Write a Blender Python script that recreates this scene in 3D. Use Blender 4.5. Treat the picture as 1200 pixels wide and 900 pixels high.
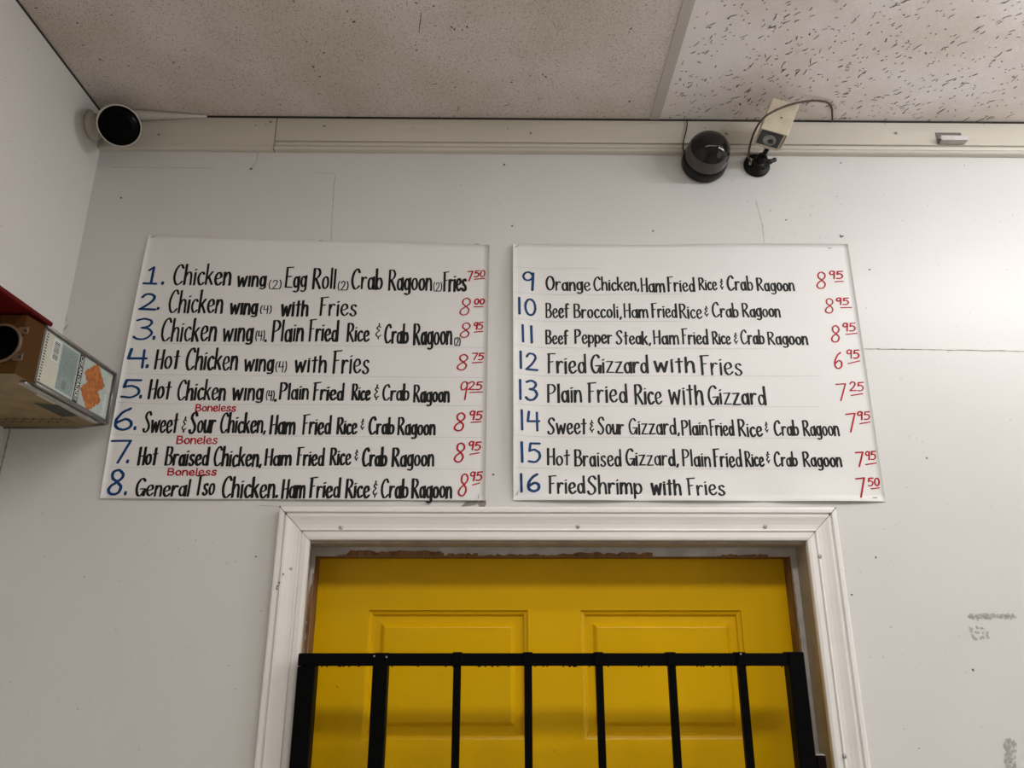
import bpy, math, random
from mathutils import Vector, Matrix
R = math.radians
rnd = random.Random(7)
for o in list(bpy.data.objects):
    bpy.data.objects.remove(o)
SC = bpy.context.scene
COL = SC.collection

# ------------------------------------------------------------------ camera, light, exposure
CAMH = 1.87                      # phone held high
PITCH, YAW, FPX = R(18.7), R(0.67), 900.0
CAM = Vector((0, 0, CAMH))
FWH = Vector((math.sin(YAW), math.cos(YAW), 0))
RIGHT = Vector((math.cos(YAW), -math.sin(YAW), 0))
UPV = -FWH * math.sin(PITCH) + Vector((0, 0, 1)) * math.cos(PITCH)
FWD = FWH * math.cos(PITCH) + Vector((0, 0, 1)) * math.sin(PITCH)
cd = bpy.data.cameras.new('camera')
cam = bpy.data.objects.new('camera', cd)
COL.objects.link(cam)
cam.matrix_world = Matrix.Translation(CAM) @ Matrix((RIGHT, UPV, -FWD)).transposed().to_4x4()
cd.sensor_fit = 'HORIZONTAL'
cd.sensor_width = 36.0
cd.lens = 36.0 * FPX / 1200.0
cd.clip_start = 0.02
SC.camera = cam

WY = 1.43                        # face of the back wall
WXL = -0.88                      # face of the left wall
CEIL = CAMH + 1.10
WXR, WYB = 2.6, -3.2             # right and rear walls, outside the frame

SC.view_settings.view_transform = 'Standard'
SC.view_settings.look = 'None'
SC.view_settings.gamma = 1.0
SC.view_settings.use_curve_mapping = False
SC.view_settings.exposure = 0.0

w = bpy.data.worlds.new('world')
SC.world = w
w.use_nodes = True
w.node_tree.nodes['Background'].inputs[0].default_value = (0.8, 0.85, 1, 1)
w.node_tree.nodes['Background'].inputs[1].default_value = 0.0

def area(name, loc, sx, sy, power, color, rot=(0, 0, 0)):
    l = bpy.data.lights.new(name, 'AREA')
    l.shape = 'RECTANGLE'
    l.size, l.size_y = sx, sy
    l.energy = power
    l.color = color
    o = bpy.data.objects.new(name, l)
    COL.objects.link(o)
    o.location = loc
    o.rotation_euler = rot
    return o
def bulb(loc, power, color, r=.03):
    l = bpy.data.lights.new('fluorescent_tube', 'POINT')
    l.energy = power; l.color = color; l.shadow_soft_size = r
    o = bpy.data.objects.new('fluorescent_tube', l); COL.objects.link(o); o.location = loc
# strip light under the ceiling just outside the frame on the right, two troffers behind the camera, an added cool fill light at the right wall
EA, EB, ED = 21.5, 18.0, 7.5
for k in range(6):
    bulb((1.05 + .22*k, .70, CEIL - .12), EA/6, (.94, .975, 1.0))
area('fluorescent_troffer', (0.45, 0.12, CEIL - .02), 1.15, .25, EB, (1.0, .975, .945))
area('side_fill_light', (WXR - .05, -.3, 1.3), 1.6, 1.4, ED, (.93, .96, 1.0), (0, R(90), 0))

# ------------------------------------------------------------------ helpers
def ray(px, py):
    return RIGHT * ((px - 600) / FPX) + UPV * ((450 - py) / FPX) + FWD
def P(px, py, Y=WY):             # point of the photograph on a plane parallel to the back wall
    d = ray(px, py)
    return CAM + d * (Y / d.y)
def PX(px, py, X=WXL):
    d = ray(px, py)
    return CAM + d * (X / d.x)
def PZ(px, py, Z=CEIL):
    d = ray(px, py)
    return CAM + d * ((Z - CAMH) / d.z)

def wloc(o):
    v = Vector((0, 0, 0))
    while o is not None:
        v = v + o.location
        o = o.parent
    return v

class MB:
    def __init__(s):
        s.v = []; s.f = []; s.m = []
        s.sm = []
    def face(s, pts, mi=0, sm=False):
        i = len(s.v)
        s.v += [Vector(p) for p in pts]
        s.f.append(list(range(i, i + len(pts)))); s.m.append(mi); s.sm.append(sm)
    def grid(s, vs, fs, mi=0, sm=False):
        i = len(s.v)
        s.v += [Vector(p) for p in vs]
        for f in fs:
            s.f.append([k + i for k in f]); s.m.append(mi); s.sm.append(sm)
    def box(s, a, b, mi=0, M=None, bev=0.0):
        x0, x1 = sorted((a[0], b[0])); y0, y1 = sorted((a[1], b[1])); z0, z1 = sorted((a[2], b[2]))
        e = min(bev, (x1-x0)*.45, (y1-y0)*.45, (z1-z0)*.45)
        if e <= 0:
            vs = [(x0,y0,z0),(x1,y0,z0),(x1,y1,z0),(x0,y1,z0),(x0,y0,z1),(x1,y0,z1),(x1,y1,z1),(x0,y1,z1)]
            fs = [(3,2,1,0),(4,5,6,7),(0,1,5,4),(1,2,6,5),(2,3,7,6),(3,0,4,7)]
        else:
            vs = []; idx = {}
            for ix, x in enumerate((x0, x1)):
                for iy, y in enumerate((y0, y1)):
                    for iz, z in enumerate((z0, z1)):
                        sx, sy, sz = (1-2*ix)*e, (1-2*iy)*e, (1-2*iz)*e
                        for ax, p in enumerate(((x, y+sy, z+sz), (x+sx, y, z+sz), (x+sx, y+sy, z))):
                            idx[(ix,iy,iz,ax)] = len(vs); vs.append(p)
            fs = []
            def q(*k): fs.append([idx[t] for t in k])
            for i in (0, 1):
                a_ = [(i,0,0,0),(i,1,0,0),(i,1,1,0),(i,0,1,0)]
                b_ = [(0,i,0,1),(1,i,0,1),(1,i,1,1),(0,i,1,1)]
                c_ = [(0,0,i,2),(1,0,i,2),(1,1,i,2),(0,1,i,2)]
                q(*(a_ if i else a_[::-1])); q(*(b_[::-1] if i else b_)); q(*(c_ if i else c_[::-1]))
            for i in (0, 1):
                for j in (0, 1):
                    q((i,j,0,0),(i,j,1,0),(i,j,1,1),(i,j,0,1))
                    q((i,0,j,0),(i,1,j,0),(i,1,j,2),(i,0,j,2))
                    q((0,i,j,1),(1,i,j,1),(1,i,j,2),(0,i,j,2))
                    for k in (0, 1):
                        q((i,j,k,0),(i,j,k,1),(i,j,k,2))
        if M is not None:
            vs = [M @ Vector(p) for p in vs]
        s.grid(vs, fs, mi)
    def prism(s, poly, d, mi=0, sm=False):          # polygon (3D points) extruded by the vector d
        n = len(poly); d = Vector(d)
        vs = [Vector(p) for p in poly] + [Vector(p) + d for p in poly]
        fs = [list(range(n))[::-1], [n + i for i in range(n)]]
        s.grid(vs, fs, mi)
        s.grid(vs, [(i, (i+1) % n, n + (i+1) % n, n + i) for i in range(n)], mi, sm)
    def loft(s, rings, mi=0, sm=True, caps=True, closed=True):
        n = len(rings[0]); vs = [p for r in rings for p in r]; fs = []
        for k in range(len(rings) - 1):
            for i in range(n if closed else n - 1):
                j = (i + 1) % n
                fs.append((k*n+i, k*n+j, (k+1)*n+j, (k+1)*n+i))
        s.grid(vs, fs, mi, sm)
        if caps:
            s.grid(vs, [list(range(n))[::-1], [(len(rings)-1)*n + i for i in range(n)]], mi, False)
    def lathe(s, prof, o, ax, n=40, mi=0, sm=True, caps=False):   # prof: (radius, distance along axis)
        ax = Vector(ax).normalized()
        t = Vector((0,0,1)) if abs(ax.z) < .9 else Vector((1,0,0))
        u = ax.cross(t).normalized(); v = ax.cross(u)
        rings = []
        for r, h in prof:
            rings.append([Vector(o) + ax*h + (u*math.cos(2*math.pi*i/n) + v*math.sin(2*math.pi*i/n))*max(r, 1e-5) for i in range(n)])
        s.loft(rings, mi, sm, caps)
    def tube(s, pts, r, n=8, mi=0):
        pts = [Vector(p) for p in pts]
        rings = []; u = None
        for i, p in enumerate(pts):
            d = (pts[min(i+1, len(pts)-1)] - pts[max(i-1, 0)]).normalized()
            if u is None:
                t = Vector((0,0,1)) if abs(d.z) < .9 else Vector((1,0,0))
                u = d.cross(t).normalized()
            else:
                u = (u - d*u.dot(d)).normalized()
            v = d.cross(u)
            rr = r[i] if isinstance(r, (list, tuple)) else r
            rings.append([p + (u*math.cos(2*math.pi*k/n) + v*math.sin(2*math.pi*k/n))*rr for k in range(n)])
        s.loft(rings, mi, True, True)
    def build(s, name, mats, parent=None, origin=None, fix=True):
        if not isinstance(mats, (list, tuple)): mats = [mats]
        if parent is not None:
            off = wloc(parent)
        elif origin is not None:
            off = Vector(origin)
        else:
            off = Vector(((min(v.x for v in s.v)+max(v.x for v in s.v))/2, (min(v.y for v in s.v)+max(v.y for v in s.v))/2, min(v.z for v in s.v)))
        me = bpy.data.meshes.new(name)
        me.from_pydata([v - off for v in s.v], [], s.f)
        for m in mats: me.materials.append(m)
        for i, p in enumerate(me.polygons):
            p.material_index = s.m[i]; p.use_smooth = s.sm[i]
        if fix:
            import bmesh
            bm = bmesh.new(); bm.from_mesh(me)
            bmesh.ops.remove_doubles(bm, verts=bm.verts, dist=1e-6)
            bmesh.ops.recalc_face_normals(bm, faces=bm.faces)
            bm.to_mesh(me); bm.free()
        o = bpy.data.objects.new(name, me)
        COL.objects.link(o)
        if parent is not None: o.parent = parent
        else: o.location = off
        return o

def empty(name, loc, label, cat, group=None):
    o = bpy.data.objects.new(name, None)
    o.empty_display_size = .05
    COL.objects.link(o); o.location = loc
    tag(o, label, cat, group)
    return o
def tag(o, label, cat, group=None):
    o['label'] = label; o['category'] = cat
    if group: o['group'] = group
    return o
def struct(o, label=None, cat=None):
    o['kind'] = 'structure'
    if label: o['label'] = label
    if cat: o['category'] = cat
    return o
def catmull(pts, n=6, closed=False):
    pts = [Vector(p) for p in pts]; out = []
    N = len(pts)
    for i in range(N if closed else N - 1):
        g = (lambda k: pts[k % N]) if closed else (lambda k: pts[min(max(k, 0), N-1)])
        a, b, c, d = g(i-1), g(i), g(i+1), g(i+2)
        for k in range(n):
            t = k / n
            out.append(.5*((2*b) + (c-a)*t + (2*a-5*b+4*c-d)*t*t + (3*b-a-3*c+d)*t*t*t))
    out.append(pts[0].copy() if closed else pts[-1].copy())
    return out

# ------------------------------------------------------------------ materials
def mat(name, col, rough=.5, metal=0.0, spec=.5, var=0.0, scale=6.0, col2=None, bump=0.0, bscale=60.0, coat=0.0, trans=0.0, stretch=None, coatr=.1):
    m = bpy.data.materials.new(name); m.use_nodes = True
    nt = m.node_tree; b = nt.nodes['Principled BSDF']
    b.inputs['Roughness'].default_value = rough
    b.inputs['Metallic'].default_value = metal
    b.inputs['Specular IOR Level'].default_value = spec
    b.inputs['Coat Weight'].default_value = coat
    b.inputs['Coat Roughness'].default_value = coatr
    b.inputs['Transmission Weight'].default_value = trans
    c = (*col, 1)
    b.inputs['Base Color'].default_value = c
    tc = nt.nodes.new('ShaderNodeTexCoord')
    mp = nt.nodes.new('ShaderNodeMapping')
    nt.links.new(tc.outputs['Object'], mp.inputs[0])
    if stretch: mp.inputs['Scale'].default_value = stretch
    n = nt.nodes.new('ShaderNodeTexNoise')
    n.inputs['Scale'].default_value = scale; n.inputs['Detail'].default_value = 6
    nt.links.new(mp.outputs[0], n.inputs['Vector'])
    r = nt.nodes.new('ShaderNodeValToRGB')
    c2 = col2 if col2 else tuple(x*(1-var) for x in col)
    r.color_ramp.elements[0].position = .35; r.color_ramp.elements[1].position = .65
    r.color_ramp.elements[0].color = (*c2, 1); r.color_ramp.elements[1].color = c
    nt.links.new(n.outputs[0], r.inputs[0])
    nt.links.new(r.outputs[0], b.inputs['Base Color'])
    if bump:
        n2 = nt.nodes.new('ShaderNodeTexNoise')
        n2.inputs['Scale'].default_value = bscale; n2.inputs['Detail'].default_value = 3
        nt.links.new(mp.outputs[0], n2.inputs['Vector'])
        bp = nt.nodes.new('ShaderNodeBump')
        bp.inputs['Strength'].default_value = bump; bp.inputs['Distance'].default_value = .002
        nt.links.new(n2.outputs[0], bp.inputs['Height'])
        nt.links.new(bp.outputs[0], b.inputs['Normal'])
    return m

M = {}
M['wall'] = mat('wall_paint', (.715, .70, .672), .38, var=.05, scale=3.5, bump=.10, bscale=45)
M['wallL'] = mat('left_wall_paint', (.78, .75, .71), .45, var=.05, scale=3, bump=.10, bscale=45)
M['seam'] = mat('wall_seam', (.30, .27, .23), .8, var=.3, scale=90)
M['seam_soft'] = mat('wall_seam_soft', (.50, .48, .44), .8, var=.2, scale=90)
M['speck'] = mat('wall_chip_and_shade', (.16, .15, .14), .8, var=.4, scale=120)
M['smudge'] = mat('wall_smudge', (.50, .49, .47), .7, var=.25, scale=200)
M['trim'] = mat('trim_paint', (.88, .85, .81), .32, var=.05, scale=9, bump=.06, bscale=70)
M['crown'] = mat('crown_paint', (.67, .62, .53), .35, var=.12, scale=7, bump=.08, bscale=60, stretch=(.3, 1, 3))
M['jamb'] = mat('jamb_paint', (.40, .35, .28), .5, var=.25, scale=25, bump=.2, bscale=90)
M['wood'] = mat('bare_wood', (.30, .14, .045), .6, var=.6, scale=60, stretch=(2, 2, .3), bump=.3, bscale=120)
M['crack'] = mat('dark_gap', (.03, .025, .02), .9)
M['door'] = mat('yellow_door_paint', (.78, .45, .0008), .30, spec=.22, var=.06, scale=8, bump=.05, bscale=40)
M['black'] = mat('black_enamel', (.0016, .0016, .0018), .5, spec=.07, var=.4, scale=60, bump=.12, bscale=150)
M['blackpl'] = mat('black_plastic', (.004, .0036, .0036), .42, spec=.25, var=.3, scale=60)
M['floor'] = mat('floor_tile', (.55, .50, .44), .5, var=.2, scale=4)
M['paper'] = mat('poster_paper', (.80, .785, .765), .42, var=.02, scale=4)
M['pencil'] = mat('pencil_line', (.60, .585, .565), .7)
M['ink'] = mat('black_marker', (.0035, .003, .0035), .5, spec=.3, var=.4, scale=160)
M['blue'] = mat('blue_marker', (.003, .058, .21), .5, spec=.25, var=.5, scale=120)
M['red'] = mat('red_marker', (.50, .004, .018), .5, spec=.25, var=.3, scale=120)
M['tbar'] = mat('ceiling_grid_paint', (.55, .51, .46), .45, var=.06, scale=8)
M['white'] = mat('white_plastic', (.62, .58, .50), .35, var=.05, scale=20)
M['glassblk'] = mat('black_glass', (.001, .001, .001), .2, spec=.06)
M['smoke'] = mat('smoked_dome', (.012, .009, .008), .06, spec=.35, var=.2, scale=30)
M['smokering'] = mat('smoked_dome_rim', (.075, .062, .057), .15, spec=.35, var=.2, scale=40)
M['cream'] = mat('cream_metal', (.66, .57, .43), .38, var=.12, scale=40)
M['grey'] = mat('grey_plastic', (.040, .041, .038), .4, var=.2, scale=40)
M['lens'] = mat('lens_glass', (.30, .30, .29), .15)
M['lensdk'] = mat('lens_core', (.02, .02, .022), .1)
M['cable'] = mat('brown_cable', (.075, .045, .024), .55, var=.3, scale=60)
M['steel'] = mat('dull_steel', (.52, .49, .47), .42, metal=.7, var=.2, scale=50)
M['tin'] = mat('tin_metal', (.30, .285, .27), .35, metal=.7, var=.25, scale=35)
M['amber'] = mat('brown_lacquer', (.080, .030, .008), .5, spec=.10, scale=9, col2=(.070, .045, .010))
M['gold'] = mat('gold_lacquer', (.30, .20, .065), .45, var=.35, scale=28)
M['redp'] = mat('red_paint', (.125, .004, .003), .6, spec=.12, var=.25, scale=14)
M['label'] = mat('label_mint', (.50, .58, .52), .45, var=.12, scale=40)
M['labelw'] = mat('label_cream', (.62, .60, .50), .45, var=.08, scale=40)
M['labelg'] = mat('label_grey_print', (.32, .38, .36), .5, var=.25, scale=300)
M['labelk'] = mat('label_black', (.015, .015, .013), .5)
M['orange'] = mat('cracker_orange', (.55, .19, .035), .5, col2=(.36, .09, .015), scale=120)
M['cap'] = mat('staple_metal', (.30, .29, .28), .35, metal=.8)

def ceil_mat(name, col, pins):
    m = mat(name, col, .85, var=.10, scale=4, col2=(col[0]*.86, col[1]*.82, col[2]*.76), bump=.3, bscale=220, spec=.2)
    if pins:
        nt = m.node_tree; b = nt.nodes['Principled BSDF']
        src = b.inputs['Base Color'].links[0].from_socket
        tc = nt.nodes.new('ShaderNodeTexCoord')
        vo = nt.nodes.new('ShaderNodeTexVoronoi'); vo.inputs['Scale'].default_value = 290
        nt.links.new(tc.outputs['Object'], vo.inputs['Vector'])
        no = nt.nodes.new('ShaderNodeTexNoise'); no.inputs['Scale'].default_value = 150
        nt.links.new(tc.outputs['Object'], no.inputs['Vector'])
        ma = nt.nodes.new('ShaderNodeMath'); ma.operation = 'MULTIPLY'
        nt.links.new(vo.outputs['Distance'], ma.inputs[0]); nt.links.new(no.outputs[0], ma.inputs[1])
        rp = nt.nodes.new('ShaderNodeValToRGB')
        rp.color_ramp.elements[0].position = .07; rp.color_ramp.elements[0].color = (.50, .46, .43, 1)
        rp.color_ramp.elements[1].position = .17; rp.color_ramp.elements[1].color = (1, 1, 1, 1)
        nt.links.new(ma.outputs[0], rp.inputs[0])
        mx = nt.nodes.new('ShaderNodeMix'); mx.data_type = 'RGBA'; mx.blend_type = 'MULTIPLY'
        mx.inputs[0].default_value = 1
        nt.links.new(src, mx.inputs[6]); nt.links.new(rp.outputs[0], mx.inputs[7])
        nt.links.new(mx.outputs[2], b.inputs['Base Color'])
    return m
M['tileL'] = ceil_mat('ceiling_tile_pinhole', (.76, .70, .66), True)
M['tileR'] = ceil_mat('ceiling_tile_fissured', (.90, .845, .835), False)
M['pit'] = mat('tile_pit', (.085, .075, .07), .95, spec=.1)
M['pit2'] = mat('tile_fissure', (.27, .235, .225), .95, spec=.1, var=.4, scale=60)

# ------------------------------------------------------------------ room shell
# door opening measures, taken on the planes where the pieces stand
CF = WY - .0105                                  # front of the casing's inner lip
xcl = P(357, 700, CF).x; xcr = P(954, 700, CF).x; zch = P(650, 633, CF).z
xol = P(325, 600, WY - .018).x; xor_ = P(972, 599, WY - .018).x; zo = P(650, 599, WY - .018).z
xol = xcl - .0585; xor_ = xcr + .0585; zo = zch + .060
YS, YD = 1.487, 1.527                            # door stop front, door slab front
xjl, xjr, zjh = xcl - .010, xcr + .002, P(650, 641.5, YS).z
xsl = P(365.5, 700, YS).x; xsr = P(931.5, 700, YS).x; zsh = P(650, 652, YS).z

mb = MB()
T = .16
mb.box((WXL - .22, WY, 0), (xjl - .018, WY + T, CEIL + .1))
mb.box((xjr + .018, WY, 0), (WXR + .12, WY + T, CEIL + .1))
mb.box((xjl - .018, WY, zjh + .018), (xjr + .018, WY + T, CEIL + .1))
def strip(mb, pix, wd, mi, plane=lambda a, b: P(a, b, WY), off=Vector((0, -.0004, 0)), jit=.0006, n=10):
    pts = []
    for i in range(len(pix) - 1):
        a, b = plane(*pix[i]), plane(*pix[i+1])
        for k in range(n):
            pts.append(a.lerp(b, k / n) + Vector((rnd.uniform(-jit, jit), 0, rnd.uniform(-jit, jit))))
    pts.append(plane(*pix[-1]))
    for i in range(len(pts) - 1):
        d = (pts[i+1] - pts[i]).normalized(); nrm = Vector((-d.z, 0, d.x)) if abs(d.y) < .5 else Vector((0, -d.z, d.y))
        w0 = wd * rnd.uniform(.35, 1)
        mb.face([pts[i] + nrm*w0 + off, pts[i+1] + nrm*w0 + off, pts[i+1] - nrm*w0 + off, pts[i] - nrm*w0 + off], mi)
strip(mb, [(393, 204), (390, 240), (388, 282)], .0010, 2)
strip(mb, [(366, 202), (392, 203.5)], .0007, 2)
strip(mb, [(130, 196), (250, 197)], .0006, 2)
strip(mb, [(886, 236), (893, 262), (896, 287)], .0010, 2)
strip(mb, [(1013, 409), (1060, 409.5), (1130, 410.5), (1210, 412)], .0011, 1)
strip(mb, [(303, 177), (301, 189), (296, 196)], .0006, 1)
strip(mb, [(114.5, 176), (110, 200), (103.5, 232)], .0022, 3)
strip(mb, [(103.5, 232), (90, 297), (77, 376)], .0010, 2)
strip(mb, [(12.5, 500), (8, 520), (1, 548), (-6, 580)], .0013, 1)
strip(mb, [(80, 381), (73, 388), (70, 396)], .0022, 2)
strip(mb, [(118, 173.5), (323, 177.5), (700, 181.2), (1215, 182.5)], .0009, 3, jit=.0003, n=30)  # caulk gap under the crown, with its shadow line painted in
strip(mb, [(300, 592), (345, 594), (480, 596.5), (575, 597)], .0007, 2)
SPK = [0]
def speck(mb, p, r, mi, nrm='y', el=1.0):
    SPK[0] = (SPK[0] + 1) % 200; dz = .0005 + SPK[0]*4e-6
    a0 = rnd.uniform(0, 6.28); k = 6; pts = []
    ca, sa = math.cos(a0), math.sin(a0)
    for i in range(k):
        a = 2*math.pi*i/k; rr = r*rnd.uniform(.6, 1.2)
        u, v = rr*math.cos(a)*el, rr*math.sin(a)
        u, v = u*ca - v*sa, u*sa + v*ca
        pts.append(p + (Vector((u, -dz, v)) if nrm == 'y' else Vector((dz, u, v))))
    mb.face(pts, mi)
for x, y, r in [(142, 232, 1.9), (131, 155+90, .8), (294, 198, 2.2), (591, 193, 2.2), (549, 190, .9), (539, 217, .9), (585, 239, .8),
                (600, 265, 1.4), (765, 271, 1.7), (985, 191, 1.4), (921, 258, 1.2), (985, 277, 1.8), (987, 277, 1.6), (949, 253, .9),
                (1130, 194, 1.2), (1019, 316, 1.6), (1016, 434, 1.0), (1086, 537, 1.5), (1081, 518, .9), (1062, 571, 1.0), (1026, 653, 1.3),
                (1008, 670, 1.1), (1036, 620, .9), (998, 697, 1.2), (1044, 735, .9), (1140, 785, 1.3), (1035, 770, .8), (1110, 590, .8),
                (300, 652, 1.2), (276, 658, .9), (99, 676, 1.0), (136, 738, .9), (120, 780, .8), (306, 716, .9), (130, 288, .9), (276, 271, .8),
                (578, 556, 1.6), (858, 212, 1.0), (880, 228, .8), (876, 236, .9), (886, 275, .8), (1172, 260, .8), (128, 283, .8)]:
    speck(mb, P(x, y), r*.00150, 3 if r > 1.1 else 4, el=rnd.uniform(1, 1.6))
for i in range(90):
    x, y = rnd.uniform(985, 1195), rnd.uniform(200, 890)
    if rnd.random() < .35: x, y = rnd.uniform(860, 990), rnd.uniform(215, 285)
    speck(mb, P(x, y), rnd.uniform(.4, .9)*.0014, 2 if rnd.random() < .7 else 4, el=rnd.uniform(1, 2.5))
for i in range(40):
    x, y = rnd.uniform(10, 300), rnd.uniform(600, 890)
    speck(mb, P(x, y), rnd.uniform(.4, .9)*.0013, 2, el=rnd.uniform(1, 2.5))
# faint grey rub marks low on the right
for i in range(60):
    speck(mb, P(rnd.uniform(1135, 1190), 720 + abs(rnd.gauss(0, 2.5))), rnd.uniform(.8, 2)*.0015, 4, el=1.5)
for i in range(30):
    speck(mb, P(rnd.uniform(1136, 1158), rnd.uniform(735, 750)), rnd.uniform(.7, 1.6)*.0015, 4, el=1.5)
for i in range(80):
    speck(mb, P(rnd.uniform(1177, 1190), rnd.uniform(866, 905)), rnd.uniform(.8, 1.8)*.0015, 4, el=1.4)
# torn patch of wall paper below the left poster
for q in ([(540, 594), (546, 588), (558, 587), (563, 589), (556, 592), (549, 593)], [(559, 590), (564, 586), (569, 585), (570, 591), (566, 596), (562, 594)]):
    mb.face([P(a, b) + Vector((0, -.0006, 0)) for a, b in q], 1)
struct(mb.build('wall_back', [M['wall'], M['seam'], M['seam_soft'], M['speck'], M['smudge']], fix=False))

mb = MB()
ZST, WXB = CAMH + .492, -.955            # below this height the wall is set back
mb.box((WXL - .22, WYB, ZST), (WXL, WY + .002, CEIL + .1))
mb.box((WXL - .22, WYB, 0), (WXB, WY + .002, ZST))
for i in range(30):
    x, y = rnd.uniform(0, 95), rnd.uniform(5, 330)
    speck(mb, PX(x, y), rnd.uniform(.4, .9)*.0013, 1, 'x', el=2)
struct(mb.build('wall_left', [M['wallL'], M['smudge']], fix=False))
mb = MB(); mb.box((WXR, WYB, 0), (WXR + .12, WY + .1, CEIL + .1)); struct(mb.build('wall_right', M['wallL']))
mb = MB(); mb.box((WXL - .22, WYB - .12, 0), (WXR + .12, WYB, CEIL + .1)); struct(mb.build('wall_rear', M['wallL']))
mb = MB(); mb.box((WXL - .22, WYB - .12, -.1), (WXR + .12, WY + .3, 0)); struct(mb.build('floor', M['floor']))

# suspended ceiling: pinhole tile on the left, fissured tile on the right of the T-bar
xt0, xt1 = PZ(802, 0).x, PZ(817, 0).x
xb0, xb1 = PZ(762, 133).x, PZ(773.5, 133).x
xtb = (xt0 + xt1 + xb0 + xb1) / 4
mb = MB()
mb.box((WXL, WYB, CEIL), (xtb, WY, CEIL + .02))
def pit(mb, x, y, L, wd, ang, mi, z=CEIL - .0003, bend=0):
    SPK[0] = (SPK[0] + 1) % 200; z -= SPK[0]*3e-6
    ca, sa = math.cos(ang), math.sin(ang)
    n = 3; up = []; dn = []
    for i in range(n + 1):
        t = i / n; s_ = (t - .5)*L
        b_ = bend*L*(t - .5)**2*2 + rnd.uniform(-.12, .12)*wd
        ww = wd*.5*(.55 if i in (0, n) else 1)*rnd.uniform(.75, 1.15)
        up.append(Vector((x + s_*ca - (b_+ww)*sa, y + s_*sa + (b_+ww)*ca, z)))
        dn.append(Vector((x + s_*ca - (b_-ww)*sa, y + s_*sa + (b_-ww)*ca, z)))
    mb.face(up + dn[::-1], mi)
for i in range(760):
    x, y = rnd.uniform(WXL + .02, xtb - .02), rnd.uniform(.9, WY - .01)
    big = rnd.random() < .10
    pit(mb, x, y, rnd.uniform(.003, .006) if big else rnd.uniform(.0015, .0032), rnd.uniform(.002, .0038) if big else rnd.uniform(.0012, .002), rnd.uniform(0, 3.14), 1 if (big or rnd.random() < .3) else 2)
for p, q in (((494, 14), (491, 38)), ((505, 99), (513, 98)), ((538, 124), (536, 130)), ((590, 124), (598, 122))):
    a, b = PZ(*p), PZ(*q); d = b - a
    pit(mb, (a.x+b.x)/2, (a.y+b.y)/2, d.length, .0016, math.atan2(d.y, d.x), 1)
struct(mb.build('ceiling', [M['tileL'], M['pit'], M['pit2']], fix=False))
mb = MB()
mb.box((xtb, WYB, CEIL), (WXR, WY, CEIL + .02))
for i in range(1150):
    x, y = rnd.uniform(xtb + .02, 1.12), rnd.uniform(.92, WY - .005)
    k = rnd.random()
    L = rnd.uniform(.0025, .0055) if k < .6 else (rnd.uniform(.006, .012) if k < .92 else rnd.uniform(.012, .022))
    pit(mb, x, y, L, rnd.uniform(.0015, .0028), R(rnd.gauss(-52 if k > .5 else -35, 22)), 1 if rnd.random() < .22 else 2, bend=rnd.uniform(-.3, .3))
struct(mb.build('ceiling', [M['tileR'], M['pit'], M['pit2']], fix=False))
mb = MB()
mb.box((xtb - .0115, WYB, CEIL - .0015), (xtb + .0115, WY - .004, CEIL + .001), bev=.0008)
struct(mb.build('trim_1', M['tbar']))
# dark strip along the left wall, gap shade and grime put into its colour, and the dirty gap over the crown
mb = MB()
mb.box((WXL, WYB, CEIL - .0035), (WXL + .002, WY - .02, CEIL + .001))
struct(mb.build('trim_2', M['crack']))

# crown boards: plain piece on the left, beaded piece on the right
zcb = P(700, 179, WY - .008).z
xjn = P(323, 155, WY - .013).x
HC = CEIL - zcb
def extr_x(prof, xa, xb, name, m, mits=None):
    mb = MB()
    ra = [Vector((xa, WY - t, z)) for z, t in prof]; rb = [Vector((xb, WY - t, z)) for z, t in prof]
    mb.loft([ra, rb], 0, False)
    return mb.build(name, m)
plain = [(CEIL - .006, 0), (CEIL - .006, .013), (CEIL - .012, .014), (zcb + .006, .012), (zcb + .002, .011), (zcb + .0005, .009), (zcb + .0005, 0)]
o = extr_x(plain, WXL + .001, xjn - .0012, 'trim_3', M['crown']); struct(o)
bead = [(CEIL - .006, 0), (CEIL - .006, .013), (CEIL - .015, .0145), (zcb + .026, .0135), (zcb + .0225, .0130), (zcb + .0215, .0075), (zcb + .0198, .0075), (zcb + .0192, .0120),
        (zcb + .0150, .0122), (zcb + .0110, .0110), (zcb + .0095, .0070), (zcb + .0082, .0070), (zcb + .0075, .0140), (zcb + .0055, .0155), (zcb + .003, .0155), (zcb + .001, .014), (zcb, .011), (zcb, 0)]
o = extr_x(bead, xjn + .0012, WXR, 'trim_4', M['crown']); struct(o)
mb = MB()   # dark joint and nail marks on the crown
mb.box((xjn - .0012, WY - .0125, zcb), (xjn + .0012, WY - .001, CEIL - .004), 0)
for x, y, r in [(622, 156, 1.8), (380, 148, 1.7), (186, 158, 1.9), (826, 150, 1.0), (851, 157, 1.7), (960, 170, 1.3), (1050, 156, 1.9), (300, 147, 1.3), (317, 143, 1.6), (312, 146, 1.2), (595, 151, 1.0), (1037, 145, .9), (1153, 146, .8), (485, 150, .7)]:
    speck(mb, P(x, y, WY - .0146), r*.0016, 0, el=1.4)
mb.build('trim_joint', [M['seam']], bpy.data.objects['trim_4'], fix=False)
mb = MB()
mb.box((WXL + .001, WY - .0125, CEIL - .007), (WXR, WY, CEIL + .001))
struct(mb.build('trim_5', M['crack']))

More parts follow.
